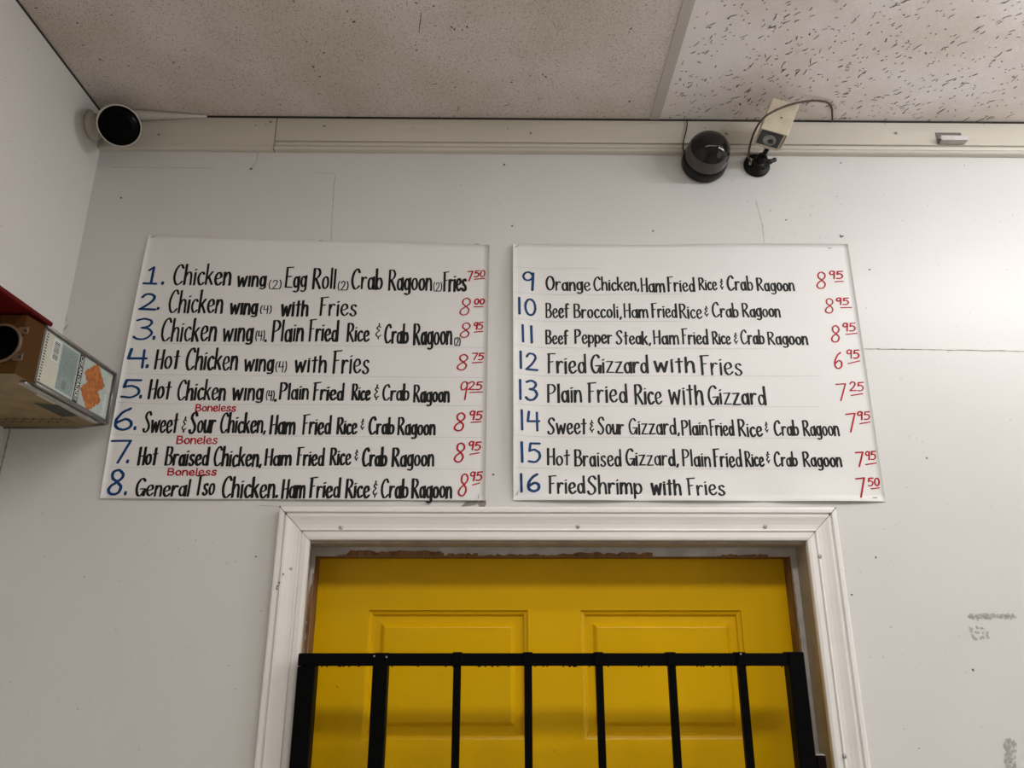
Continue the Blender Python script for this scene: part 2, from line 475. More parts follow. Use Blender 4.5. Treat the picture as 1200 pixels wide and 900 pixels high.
# ------------------------------------------------------------------ door, jamb, casing
CP = [(0, 0), (0, .016), (.0015, .0182), (.004, .019), (.0095, .0190), (.0103, .0150), (.0115, .0135), (.0127, .0160), (.0145, .0188), (.018, .0186),
      (.024, .0160), (.031, .0138), (.038, .0130), (.0415, .0136), (.0424, .0108), (.0435, .0095), (.0446, .0118), (.053, .0122), (.0575, .0108), (.0585, .009), (.0585, 0)]
def casing(side, name):
    mb = MB(); g = .0009
    if side == 'top':
        mb.loft([[Vector((xol + u*.985 + g, WY - t, zo - u*1.025)) for u, t in CP], [Vector((xor_ - u*.985 - g, WY - t, zo - u*1.025)) for u, t in CP]], 0, False)
    elif side == 'left':
        mb.loft([[Vector((xol + u, WY - t, 0)) for u, t in CP], [Vector((xol + u, WY - t, zo - u*1.025 - g)) for u, t in CP]], 0, False)
    else:
        mb.loft([[Vector((xor_ - u, WY - t, 0)) for u, t in CP], [Vector((xor_ - u, WY - t, zo - u*1.025 - g)) for u, t in CP]], 0, False)
    return struct(mb.build(name, M['trim']))
cT, cL, cR = casing('top', 'trim_6'), casing('left', 'trim_7'), casing('right', 'trim_8')
mb = MB()   # dark mitre behind the left joint
for sx, x0 in ((1, xol), (-1, xor_)):
    pts = []
    for u, t in CP[1:-1]:
        pts.append(Vector((x0 + sx*u, WY - t + .0006, zo - u*1.025)))
    for i in range(len(pts) - 1):
        a, b = pts[i], pts[i+1]; n = Vector((sx, 0, .97))*.0011
        mb.face([a - n, b - n, b + n, a + n], 0)
mb.build('mitre_gap', M['crack'], cT, fix=False)
def screw(par, px, py, Y, r=.0026):
    mb = MB(); c = P(px, py, Y)
    mb.lathe([(r*1.35, -.0015), (r*1.35, .0004), (r, .0005)], c, (0, -1, 0), 16, 1)
    mb.lathe([(r, -.0002), (r, .0008), (r*.7, .0014), (0, .0015)], c, (0, -1, 0), 14)
    mb.box(c + Vector((-r*.65, -.0019, -.0005)), c + Vector((r*.65, -.0010, .0005)), 1)
    mb.box(c + Vector((-.0005, -.0019, -r*.65)), c + Vector((.0005, -.0010, r*.65)), 1)
    mb.build('screw', [M['trim'], M['seam']], par)
screw(cT, 399.5, 618, WY - .0146); screw(cT, 677.5, 617, WY - .0146); screw(cT, 897, 617, WY - .0146)
screw(cL, 340.5, 666.5, WY - .0136); screw(cR, 961, 652, WY - .0136); screw(cR, 990, 886, WY - .0136)
mb = MB()
for x, y in ((327, 683), (325, 687), (324.5, 690), (332, 673)):
    speck(mb, P(x, y, WY - .0200), .0017, 0, el=1.6)
mb.build('paint_chip', M['speck'], cL, fix=False)

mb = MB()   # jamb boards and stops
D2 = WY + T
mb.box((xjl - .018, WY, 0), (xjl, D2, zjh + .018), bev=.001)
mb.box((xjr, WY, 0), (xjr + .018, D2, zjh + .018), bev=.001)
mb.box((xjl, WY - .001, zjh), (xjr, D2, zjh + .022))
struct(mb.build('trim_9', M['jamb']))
def jag_strip(mb, a, b, nrm, wdir, w0, w1, mi, n=40, off=.0008):    # ragged strip of bare wood between a and b
    a, b, nrm, wdir = Vector(a), Vector(b), Vector(nrm), Vector(wdir)
    L = [a.lerp(b, i/n) for i in range(n+1)]
    ws = [rnd.uniform(w0, w1) * (0.25 if i < 3 else 1) for i in range(n+1)]
    for i in range(n):
        mb.face([L[i] + nrm*off, L[i+1] + nrm*off, L[i+1] + wdir*ws[i+1] + nrm*off, L[i] + wdir*ws[i] + nrm*off], mi)
mb = MB()   # door stop: painted front, bare brown return towards the slab
def stop(x0, x1, z0, z1, inner):
    mb.box((x0, YS, z0), (x1, YD - .001, z1), 0)
    e = .0006
    if inner == 'l': mb.face([(x1+e, YS+.002, z0), (x1+e, YD-.001, z0), (x1+e, YD-.001, z1), (x1+e, YS+.002, z1)], 1)
    if inner == 'r': mb.face([(x0-e, YS+.002, z0), (x0-e, YD-.001, z0), (x0-e, YD-.001, z1), (x0-e, YS+.002, z1)], 1)
    if inner == 't': mb.face([(x0, YS+.002, z0-e), (x1, YS+.002, z0-e), (x1, YD-.001, z0-e), (x0, YD-.001, z0-e)], 1)
stop(xjl, xsl, 0, zjh, 'l'); stop(xsr, xjr, 0, zjh, 'r'); stop(xsl, xsr, zsh, zjh, 't')
jag_strip(mb, (xsl, YS, P(366, 672, YS).z), (xsl, YS, 1.2), (0, -1, 0), (-1, 0, 0), .004, .0105, 1, 90)
zz = zsh
for xa, xb, w0, w1 in ((395, 520, .004, .012), (520, 560, .002, .007), (560, 640, .001, .005), (640, 765, .003, .009), (840, 900, .002, .005)):
    jag_strip(mb, (P(xa, 652, YS).x, YS, zz), (P(xb, 652, YS).x, YS, zz), (0, -1, 0), (0, 0, 1), w0, w1, 1, 24)
jag_strip(mb, (xsr, YS, zsh - .01), (xsr, YS, 1.2), (0, -1, 0), (1, 0, 0), .0004, .0022, 1, 120)
struct(mb.build('trim_10', [mat('door_stop_paint', (.60, .57, .52), .45, var=.25, scale=30), M['wood']], fix=False))

# panel door
def door_leaf():
    mb = MB()
    x0, x1, z0, z1 = xsl - .010, xsr + .010, .01, zsh + .010
    pl = (P(432, 715.5, YD).x, P(618.5, 715, YD).x); pr = (P(680, 713.5, YD).x, P(868, 713, YD).x)
    zt, zb = P(640, 715, YD).z, P(650, 868, YD).z
    rows = [(zb, zt), (.98, zb - .11), (.22, .85)]
    xs = [x0, pl[0], pl[1], pr[0], pr[1], x1]
    zs = [z0, rows[2][0], rows[2][1], rows[1][0], rows[1][1], rows[0][0], rows[0][1], z1]
    for i in range(5):
        for j in range(7):
            a, b, c, d = xs[i], xs[i+1], zs[j], zs[j+1]
            if i in (1, 3) and j in (1, 3, 5):
                rings = []
                for ins, dep in ((0, 0), (.0012, .0035), (.0045, .0050), (.0075, .0060), (.0090, .0105), (.0115, .0110), (.024, .0100), (.030, .0045), (.0325, .0035)):
                    rings.append([Vector((a+ins, YD+dep, c+ins)), Vector((b-ins, YD+dep, c+ins)), Vector((b-ins, YD+dep, d-ins)), Vector((a+ins, YD+dep, d-ins))])
                mb.loft(rings, 0, False, caps=False)
                mb.face(rings[-1], 0)
            else:
                mb.face([(a, YD, c), (b, YD, c), (b, YD, d), (a, YD, d)], 0)
    mb.box((x0, YD + .011, z0), (x1, YD + .044, z1), 0)
    for xa, xb in ((x0, x0), (x1, x1)):
        mb.face([(xa, YD, z0), (xa, YD, z1), (xa, YD + .011, z1), (xa, YD + .011, z0)], 0)
    mb.face([(x0, YD, z1), (x1, YD, z1), (x1, YD + .011, z1), (x0, YD + .011, z1)], 0)
    for x, y, r in ((395, 805, 1.2), (370, 775+30, .9), (379, 690, .9), (874, 863, 1.0), (649, 880, .8), (371, 798, 1.3)):
        speck(mb, P(x, y, YD), r*.0014, 1)
    return struct(mb.build('door_1', [M['door'], M['wood']], fix=False))
door_leaf()

# ------------------------------------------------------------------ black steel security gate
YG0, YG1 = 1.386, 1.414
gate = empty('security_gate', (P(640, 785, YG0).x, YG0, .03), 'black steel security gate with upright bars in front of the yellow door', 'gate')
zr1, zr0 = P(640, 765.5, YG0).z, P(640, 780.5, YG0).z
def gx(px): return P(px, 785, YG0).x
xl0, xl1 = gx(348), gx(369); xr0, xr1 = gx(925.5), gx(944.5)
mb = MB(); mb.box((xl0, YG0, .03), (xl1, YG1, zr0 - .0005), bev=.0015); mb.build('post', M['black'], gate)
mb = MB(); mb.box((xr0, YG0, .03), (xr1, YG1, zr1 + .002), bev=.0015)
mb.box((xr1 - .004, YG0 + .004, .03), (xr1 + .0015, YG1 - .004, zr1 - .01), bev=.001)
mb.build('post', M['black'], gate)
mb = MB()
mb.box((xl0 - .0005, YG0 + .002, zr0), (xr0 + .001, YG1 - .002, zr1), bev=.0015)
for k in range(46):                      # weld spatter and drips under the rail
    x = rnd.uniform(xl0, xr0); mb.lathe([(0, -.0022), (.0014, -.0012), (.0016, 0)], (x, YG0 + .006, zr0), (0, 0, 1), 6)
mb.build('top_rail', M['black'], gate)
mb = MB(); mb.box((xl1, YG0 + .002, .12), (xr0, YG1 - .002, .15), bev=.0015); mb.build('bottom_rail', M['black'], gate)
mb = MB(); mb.box((gx(436.5), YG0 - .001, .15), (gx(454), YG1 - .003, zr1 + .0006), bev=.0018); mb.build('stile', M['black'], gate)
for a, b in ((531, 540), (614.5, 623.5), (698.5, 707), (783.8, 792.5), (866, 875)):
    mb = MB(); xa, xb = gx(a), gx(b); cx = (xa + xb)/2; hw = (xb - xa)/2
    mb.box((xa, YG0 + .001, .15), (xb, YG0 + .001 + 2*hw, zr0 + .004), bev=.0012)
    mb.box((cx - hw - .0022, YG0 - .0012, zr0 - .0005), (cx + hw + .0022, YG1 - .001, zr1 + .0018), bev=.002)
    mb.build('bar', M['black'], gate)
for px, py in ((438.5, 769), (453, 770), (868, 766.5)):
    mb = MB(); c = P(px, py, YG0 - .0012); mb.lathe([(0, 0), (.0018, 0), (.0016, .0010), (0, .0014)], c, (0, -1, 0), 10); mb.build('rivet', M['steel'], gate)
# latch keeper on the right jamb at the bottom of the view
c = P(966, 884, 1.404)
lk = empty('gate_latch', c + Vector((0, 0, -.10)), 'small dark latch box beside the right gate post on the door jamb', 'latch')
mb = MB(); mb.box((xr1 + .0030, 1.392, c.z - .10), (xr1 + .019, 1.4185, c.z - .001), bev=.0015); mb.build('latch_box', mat('latch_paint', (.006, .0018, .0018), .5, spec=.08), lk)
mb = MB(); mb.box((xr1 + .0030, 1.393, c.z - .0008), (xr1 + .018, 1.418, c.z + .0012), bev=.0006); mb.build('cap_plate', M['steel'], lk)

# ------------------------------------------------------------------ hand-lettering: a small stroke alphabet drawn with a chisel marker
def E(cx, cy, rx, ry, a0=0, a1=360, n=14):
    return [(cx + rx*math.cos(R(a0 + (a1-a0)*i/n)), cy + ry*math.sin(R(a0 + (a1-a0)*i/n))) for i in range(n+1)]
def S(*p): return ('s', list(p))
def L(*p): return ('l', list(p))
def A(*a, **k): return ('l', E(*a, **k))
UP = {
 'A': (.8, [L((0,0),(.4,2),(.8,0)), L((.15,.7),(.65,.7))]),
 'B': (.72, [L((0,2),(0,0)), S((0,1.95),(.45,1.95),(.6,1.6),(.45,1.15),(.02,1.05)), S((.02,1.05),(.5,1.02),(.7,.55),(.5,.08),(0,.03))]),
 'C': (.85, [S((.82,1.62),(.62,1.98),(.34,1.85),(.1,1.3),(.08,.6),(.3,.06),(.58,.03),(.86,.32))]),
 'E': (.7, [L((0,2),(0,0)), L((0,2),(.7,2.02)), L((0,1.08),(.5,1.1)), L((0,0),(.72,0))]),
 'F': (.62, [L((.10,2),(.08,0)), L((0,1.98),(.66,2.04)), L((.10,1.12),(.42,1.16))]),
 'G': (.88, [S((.8,1.68),(.6,1.98),(.32,1.85),(.08,1.25),(.1,.5),(.34,.03),(.62,.1),(.84,.6)), L((.5,.78),(.92,.80),(.88,0))]),
 'H': (.64, [L((0,2),(0,0)), L((.64,2),(.62,0)), L((0,.95),(.62,1.05))]),
 'K': (.72, [L((0,2),(0,0)), L((.7,2),(.03,.95)), L((.22,1.2),(.74,0))]),
 'M': (.95, [L((0,0),(.03,2),(.47,.6),(.92,2),(.95,0))]),
 'O': (.9, [A(.45,1,.43,.98,90,450)]),
 'P': (.68, [L((0,2),(0,0)), S((0,1.95),(.42,1.97),(.66,1.55),(.45,1.08),(.02,.95))]),
 'R': (.74, [L((0,2),(0,0)), S((0,1.95),(.42,1.97),(.64,1.58),(.42,1.12),(.02,1.02)), L((.2,1.02),(.74,0))]),
 'S': (.78, [S((.74,1.66),(.55,1.98),(.25,1.9),(.1,1.5),(.35,1.1),(.62,.7),(.62,.3),(.36,.0),(.08,.08),(0,.34))]),
 'T': (.8, [L((.42,2),(.40,0)), L((0,1.98),(.8,2.02))]),
}
LO = {
 'a': (.62, [A(.28,.48,.26,.47,90,450), L((.58,1.02),(.62,0))]),
 'b': (.62, [L((0,2),(.02,0)), A(.32,.48,.29,.46,180,540)]),
 'c': (.55, [S((.54,.82),(.35,1.0),(.1,.8),(.03,.45),(.18,.06),(.4,.02),(.58,.2))]),
 'd': (.62, [A(.28,.46,.26,.46,0,360), L((.60,2),(.62,0))]),
 'e': (.62, [S((.06,.48),(.34,.52),(.56,.66),(.48,.94),(.26,1.0),(.05,.72),(.05,.3),(.25,.02),(.46,.04),(.64,.24))]),
 'f': (.5, [S((.52,1.82),(.38,1.98),(.22,1.8),(.2,1.3),(.2,0)), L((0,1.0),(.46,1.05))]),
 'g': (.62, [A(.28,.5,.26,.47,0,360), S((.6,1.02),(.6,.1),(.56,-.6),(.34,-.9),(.06,-.7))]),
 'h': (.62, [L((0,2),(0,0)), S((.02,.55),(.18,.92),(.4,1.0),(.56,.8),(.58,.4),(.6,0))]),
 'i': (.12, [L((.06,1.0),(.06,0)), L((.05,1.36),(.09,1.42))]),
 'k': (.58, [L((0,2),(0,0)), L((.52,1.0),(.03,.42)), L((.2,.62),(.58,0))]),
 'l': (.12, [L((.05,2),(.06,0))]),
 'm': (.98, [L((0,1),(0,0)), S((.02,.6),(.2,.98),(.38,.95),(.46,.6),(.47,0)), S((.48,.6),(.66,.98),(.86,.94),(.94,.6),(.96,0))]),
 'n': (.58, [L((0,1),(0,0)), S((.02,.55),(.2,.95),(.4,.98),(.54,.75),(.56,.4),(.58,0))]),
 'o': (.62, [A(.31,.49,.29,.48,90,450)]),
 'p': (.62, [L((0,1),(0,-.9)), A(.32,.5,.29,.46,180,540)]),
 'r': (.46, [L((0,1),(.02,0)), S((.02,.5),(.16,.88),(.32,1.0),(.48,.9))]),
 's': (.54, [S((.5,.84),(.34,1.0),(.12,.9),(.12,.62),(.4,.42),(.5,.2),(.34,.0),(.1,.04),(0,.2))]),
 't': (.46, [L((.24,1.85),(.22,0)), L((0,1.0),(.46,1.06))]),
 'u': (.6, [S((0,1.0),(.02,.4),(.12,.06),(.32,.02),(.5,.3),(.56,.6)), L((.58,1.0),(.6,0))]),
 'w': (.98, [L((0,1),(.2,0),(.48,.85),(.74,0),(.98,1))]),
 'z': (.62, [L((.04,.98),(.58,1.0),(.02,.02),(.64,.02))]),
 '.': (.1, [L((.0,.06),(.1,.08)), L((.05,.0),(.05,.16))]),
 ',': (.14, [L((.12,.14),(.03,-.35))]),
}
DG = {
 '0': (.8, [A(.4,1,.38,.97,70,430)]),
 '1': (.14, [L((.05,2),(.08,0))]),
 '!': (.85, [L((.22,1.62),(.52,1.98),(.50,.04)), L((.02,.03),(.85,.05))]),      # a one with a foot
 '2': (.85, [S((.05,1.55),(.25,1.95),(.6,1.92),(.74,1.5),(.5,.8),(.02,.03)), L((.02,.03),(.88,.06))]),
 '3': (.8, [S((.05,1.8),(.4,2.0),(.72,1.75),(.62,1.3),(.3,1.1)), S((.3,1.1),(.66,1.0),(.8,.55),(.55,.08),(.2,.0),(0,.2))]),
 '4': (.85, [L((.1,2),(.02,.95),(.85,1.05)), L((.7,1.98),(.72,0))]),
 '5': (.8, [L((.78,1.98),(.14,1.92),(.08,1.15)), S((.08,1.15),(.4,1.3),(.72,1.0),(.74,.45),(.45,.04),(.02,.08))]),
 '6': (.8, [S((.62,1.98),(.3,1.6),(.06,.9),(.1,.25),(.4,.0),(.7,.25),(.72,.75),(.45,.98),(.1,.62))]),
 '7': (.85, [L((0,1.9),(.84,1.98),(.4,0))]),
 '8': (.85, [S((.76,1.72),(.5,2.0),(.2,1.82),(.2,1.35),(.5,1.02),(.76,.6),(.66,.12),(.34,.0),(.08,.25),(.16,.65),(.5,1.02),(.74,1.35),(.78,1.62))]),
 '9': (.72, [S((.68,1.5),(.5,1.95),(.2,1.9),(.04,1.5),(.16,1.1),(.44,1.1),(.66,1.5)), L((.68,1.9),(.62,0))]),
 '(': (.28, [S((.26,2.0),(.06,1.4),(.06,.6),(.26,0))]),
 ')': (.28, [S((.02,2.0),(.22,1.4),(.22,.6),(.02,0))]),
 '&': (.62, [S((.56,1.5),(.3,1.62),(.12,1.35),(.42,1.05),(.08,.75),(.1,.4),(.4,.3),(.62,.5)), L((.36,2.0),(.35,1.7)), L((.34,.3),(.33,0))]),
}
def glyph(ch):
    if ch in UP: return UP[ch][0], UP[ch][1], 'u'
    if ch in DG: return DG[ch][0], DG[ch][1], 'u'
    return LO[ch][0], LO[ch][1], 'l'

def hull(pts):
    pts = sorted(set((round(a, 7), round(b, 7)) for a, b in pts))
    def half(it):
        h = []
        for p in it:
            while len(h) > 1 and (h[-1][0]-h[-2][0])*(p[1]-h[-2][1]) - (h[-1][1]-h[-2][1])*(p[0]-h[-2][0]) <= 0: h.pop()
            h.append(p)
        return h
    a, b = half(pts), half(pts[::-1])
    return a[:-1] + b[:-1]
def nib(hx, hy, ang=.25, n=8):
    ca, sa = math.cos(ang), math.sin(ang); out = []
    for i in range(n):
        t = 2*math.pi*(i+.5)/n
        u, v = hx*math.cos(t), hy*math.sin(t)
        out.append((u*ca - v*sa, u*sa + v*ca))
    return out

class Plane2D:          # drawing surface: (u, v) metres -> point in space
    def __init__(s, fn): s.fn = fn; s.k = 0
def draw_text(mb, surf, text, u0, v0, W, H, xh, nb, mi=0, gap=.26, slant=0.0, jit=.02):
    tot = 0; items = []
    for i, ch in enumerate(text):
        gw, st, kind = glyph(ch)
        items.append((tot, gw, st, kind)); tot += gw + gap
    tot -= gap
    sx = W / max(tot, .05)
    if tot < .3: sx = min(sx, H*.6)
    for x0, gw, strokes, kind in items:
        jy = rnd.uniform(-.02, .02)*H; js = rnd.uniform(.97, 1.03)
        for tp, pts in strokes:
            if tp == 's':
                pts = [(p.x, p.y) for p in catmull([(a, b, 0) for a, b in pts], 5)]
            q = []
            for a, b in pts:
                if kind == 'u': yy = b*.5
                elif b < 0: yy = b*.25
                elif b <= 1: yy = b*xh
                else: yy = xh + (b-1)*(1-xh)
                yy = yy*js + jy/H
                q.append((u0 + (x0 + a + rnd.uniform(-jit, jit)*.5)*sx + slant*yy*H, v0 + (yy + rnd.uniform(-jit, jit)*.35)*H))
            wk = rnd.uniform(.88, 1.14)
            for i in range(len(q) - 1):
                (ax, ay), (bx, by) = q[i], q[i+1]
                hp = hull([(ax + n[0]*wk, ay + n[1]*wk) for n in nb] + [(bx + n[0]*wk, by + n[1]*wk) for n in nb])
                if len(hp) < 3: continue
                surf.k += 1
                mb.face([surf.fn(a, b, surf.k % 60) for a, b in hp], mi)

# ------------------------------------------------------------------ the two menu posters
def bil(c, s, t):
    TL, TR, BR, BL = c
    return TL*(1-s)*(1-t) + TR*s*(1-t) + BR*s*t + BL*(1-s)*t
def poster(corners_px, gapfn, label, rows, notes, pencil):
    c = [P(*p) for p in corners_px]
    x0 = min(v.x for v in c); x1 = max(v.x for v in c); z0 = min(v.z for v in c); z1 = max(v.z for v in c)
    def gap(x, z):
        return gapfn((x - x0)/(x1 - x0), (z1 - z)/(z1 - z0))
    root = empty('menu_poster', Vector(((x0+x1)/2, WY, z0)), label, 'poster')
    mb = MB(); NX, NZ = 60, 44; vs = []; fs = []
    for lay in (0, 1):
        for j in range(NZ+1):
            for i in range(NX+1):
                s_, t_ = i/NX, j/NZ
                p = bil(c, s_, t_)
                p.z += .0016*math.sin(s_*9 + 1)*(1 if j == 0 else 0)*.6
                p.y = WY - gap(p.x, p.z) - (.0004 if lay == 0 else 0)
                vs.append(p)
    N = (NX+1)*(NZ+1)
    for j in range(NZ):
        for i in range(NX):
            k = j*(NX+1) + i
            fs.append((k, k+1, k+NX+2, k+NX+1)); fs.append((N+k, N+k+NX+1, N+k+NX+2, N+k+1))
    ring = [i for i in range(NX+1)] + [j*(NX+1)+NX for j in range(1, NZ+1)] + [NZ*(NX+1)+i for i in range(NX-1, -1, -1)] + [j*(NX+1) for j in range(NZ-1, 0, -1)]
    for a in range(len(ring)):
        b = (a+1) % len(ring)
        fs.append((ring[a], ring[b], N+ring[b], N+ring[a]))
    mb.grid(vs, fs, 0, True)
    def surf_pt(x, z, k=0):
        return Vector((x, WY - gap(x, z) - .0007 - k*4e-6, z))
    for (xa, ya), (xb, yb) in pencil:
        a, b = P(xa, ya), P(xb, yb); n = 40
        for i in range(n):
            p, q = a.lerp(b, i/n), a.lerp(b, (i+1)/n); h = .00035
            mb.face([surf_pt(p.x, p.z-h), surf_pt(q.x, q.z-h), surf_pt(q.x, q.z+h), surf_pt(p.x, p.z+h)], 1)
    sheet = mb.build('sheet', [M['paper'], M['pencil']], root, fix=False)
    surf = Plane2D(lambda u, v, k: surf_pt(u, v, k))
    def put(mb, text, xa, xb, yt, yb, hx, hy, xh=.62, gap_=.26, slant=0.0, ang=.25):
        a = P(xa, yb); b = P(xb, yb); t = P(xa, yt)
        sh = (t.z - a.z)
        # the box is measured half way up the letters
        m0 = P(xa, (yt+yb)/2).x; m1 = P(xb, (yt+yb)/2).x
        draw_text(mb, surf, text, m0 + hx*.9, a.z + hy*.5, (m1 - m0) - 1.8*hx, sh - hy, xh, nib(hx, hy, ang), gap=gap_, slant=slant)
    for num, words, price in rows:
        mb = MB()
        for tk in num:
            put(mb, *tk, .0028, .0022, gap_=.45 if tk[0] == '11' else .35)
        mb.build('item_number', M['blue'], root, fix=False)
        mb = MB()
        for tk in words:
            t = tk[0]
            if t[0] == '(':
                put(mb, *tk, .0012, .0009, gap_=.3)
            elif t == '&':
                put(mb, *tk, .0015, .0010)
            elif t == 'wing':
                put(mb, *tk, .0026, .0016, xh=1.0, gap_=.30)
            elif t == 'with':
                put(mb, *tk, .0027, .0016, xh=.72, gap_=.30)
            else:
                put(mb, *tk, (.0026 if tk[4] - tk[3] > 20.5 else .0022) if tk[1] > 600 else .0026, .0012, xh=rnd.uniform(.58, .64))
        mb.build('item_name', M['ink'], root, fix=False)
        mb = MB()
        for tk in price[0]:
            put(mb, *tk, .0017, .0013, slant=.12)
        for (xa, ya), (xb, yb) in price[1]:
            a, b = P(xa, ya), P(xb, yb); nb = nib(.0014, .0012)
            hp = hull([(a.x+n[0], a.z+n[1]) for n in nb] + [(b.x+n[0], b.z+n[1]) for n in nb])
            mb.face([surf_pt(*h, 5) for h in hp], 0)
        mb.build('price', M['red'], root, fix=False)
    for tk in notes:
        mb = MB(); put(mb, *tk, .0015, .0012, xh=.72, gap_=.22)
        mb.build('handwritten_note', M['red'], root, fix=False)
    return root, surf_pt

R1 = [
 ([('!', 170, 187, 313, 334.5), ('.', 191, 194.5, 313, 334)],
  [('Chicken', 203.5, 272.5, 310, 334.5), ('wing', 278, 313, 324, 336.5), ('(2)', 315, 330.5, 328.5, 339.5), ('Egg', 335, 361, 314, 337.5), ('Roll', 367, 395, 315, 339), ('(2)', 396, 409, 330, 341),
   ('Crab', 411.5, 449.5, 315.5, 340), ('Ragoon', 455.5, 507, 317, 341), ('(2)', 507.5, 518.5, 331, 342), ('Fries', 519, 547.5, 319, 342)],
  ([('7', 546.5, 553.5, 318, 330), ('50', 555, 568.5, 317, 325.5)], [((556, 327.8), (568, 327))])),
 ([('2', 165.5, 185, 345, 364.5), ('.', 186, 189, 345, 363.5)],
  [('Chicken', 198, 263, 341, 367.5), ('wing', 269.5, 303, 355.5, 369), ('(4)', 305, 319, 358.5, 368.5), ('with', 329.5, 362.5, 352, 371), ('Fries', 374.5, 419.5, 349, 371)],
  ([('8', 537, 551, 350, 370), ('00', 555, 568, 350.5, 357.5)], [((555.5, 360.2), (566, 360))])),
 ([('3', 159, 181, 374, 400), ('.', 181.5, 184.5, 374, 399)],
  [('Chicken', 189.5, 255.5, 372.5, 400.5), ('wing', 261, 297.5, 385, 400.5), ('(4)', 299.5, 311, 388, 400), (',', 311, 313.5, 388, 400), ('Plain', 319.5, 357, 375.5, 401), ('Fried', 362, 397.5, 375.5, 400.5),
   ('Rice', 407, 434, 379, 401), ('&', 440, 447.5, 379, 398), ('Crab', 450, 479.5, 380, 403), ('Ragoon', 484.5, 530.5, 380, 404.5), ('(2)', 532, 540, 396, 406)],
  ([('8', 537.5, 551, 378, 396), ('95', 554, 566, 378, 387)], [((556, 389.8), (565.5, 389))])),
 ([('4', 151, 174, 410, 432.5), ('.', 173.5, 176.5, 410, 432)],
  [('Hot', 183, 212, 409.5, 433), ('Chicken', 218, 280, 408, 434), ('wing', 286, 322, 421, 435.5), ('(4)', 323, 337, 424, 437), ('with', 345.5, 384, 417, 437), ('Fries', 390, 434, 412, 438)],
  ([('8', 534, 548, 415.5, 434.5), ('75', 552, 567, 414, 422.5)], [((553.5, 425.8), (565, 425))])),
 ([('5', 144.5, 167, 445, 467.5), ('.', 166, 169, 445, 467)],
  [('Hot', 175.5, 202, 445.5, 468), ('Chicken', 208, 266, 445.5, 469.5), ('wing', 272, 309.5, 455.5, 469.5), ('(4)', 312, 322.5, 458, 470), (',', 322.5, 325, 458, 470), ('Plain', 328, 363, 449, 469),
   ('Fried', 367, 404, 449, 469.5), ('Rice', 412.5, 435, 450.5, 469.5), ('&', 438.5, 444.5, 451, 469), ('Crab', 447.5, 480.5, 450.5, 470), ('Ragoon', 484.5, 527.5, 451, 472)],
  ([('9', 537, 547, 447, 469), ('25', 548, 565, 447.5, 457.5)], [((551, 460.5), (565.5, 459.8))])),
 ([('6', 136, 159, 479, 505), ('.', 159.5, 162.5, 479, 504.5)],
  [('Sweet', 169, 210, 483, 507.5), ('&', 213.5, 219.5, 489, 507), ('Sour', 222.5, 254, 483, 508), ('Chicken,', 258, 313.5, 484, 508), ('Ham', 317, 347.5, 487, 509.5), ('Fried', 354.5, 389, 487, 509.5),
   ('Rice', 395, 419.5, 490, 509.5), ('&', 422.5, 427.5, 491, 504), ('Crab', 431.5, 463, 489, 509.5), ('Ragoon', 466, 511, 490, 510.5)],
  ([('8', 530.5, 544.5, 484.5, 506), ('95', 549, 565, 482, 492.5)], [((552, 495.5), (563.5, 494.5))])),
 ([('7', 130, 154, 516, 543.5), ('.', 151, 154, 516, 543)],
  [('Hot', 163, 186, 524, 545.5), ('Braised', 194.5, 246, 524, 546), ('Chicken,', 250.5, 308.5, 524, 547), ('Ham', 311, 343, 526, 546), ('Fried', 348, 381, 525, 546), ('Rice', 387, 412.5, 524.5, 545.5),
   ('&', 415.5, 420.5, 527, 540), ('Crab', 424, 454.5, 524.5, 547), ('Ragoon', 459.5, 509.5, 525, 547)],
  ([('8', 530.5, 544, 520, 542.5), ('95', 548, 563.5, 517.5, 528)], [((550.5, 533), (561.5, 531))])),
 ([('8', 127, 147, 551, 580), ('.', 148.5, 152, 551, 580)],
  [('General', 159.5, 225, 560.5, 582), ('Tso', 229.5, 254, 557, 581), ('Chicken.', 260.5, 328, 559, 584), ('Ham', 331, 359.5, 561, 584.5), ('Fried', 363, 400, 560.5, 584), ('Rice', 405.5, 434.5, 562, 584),
   ('&', 437, 443, 563, 583), ('Crab', 446, 479.5, 561, 584), ('Ragoon', 482.5, 530.5, 561, 584.5)],
  ([('8', 535.5, 547.5, 556, 582), ('95', 549.5, 565, 553, 564)], [((554, 568.8), (562, 566.5))])),
]
N1 = [('Boneless', 229.5, 277.5, 474, 482.5), ('Boneles', 207.5, 256, 511, 520.5), ('Boneless', 197, 255, 549, 557.5)]
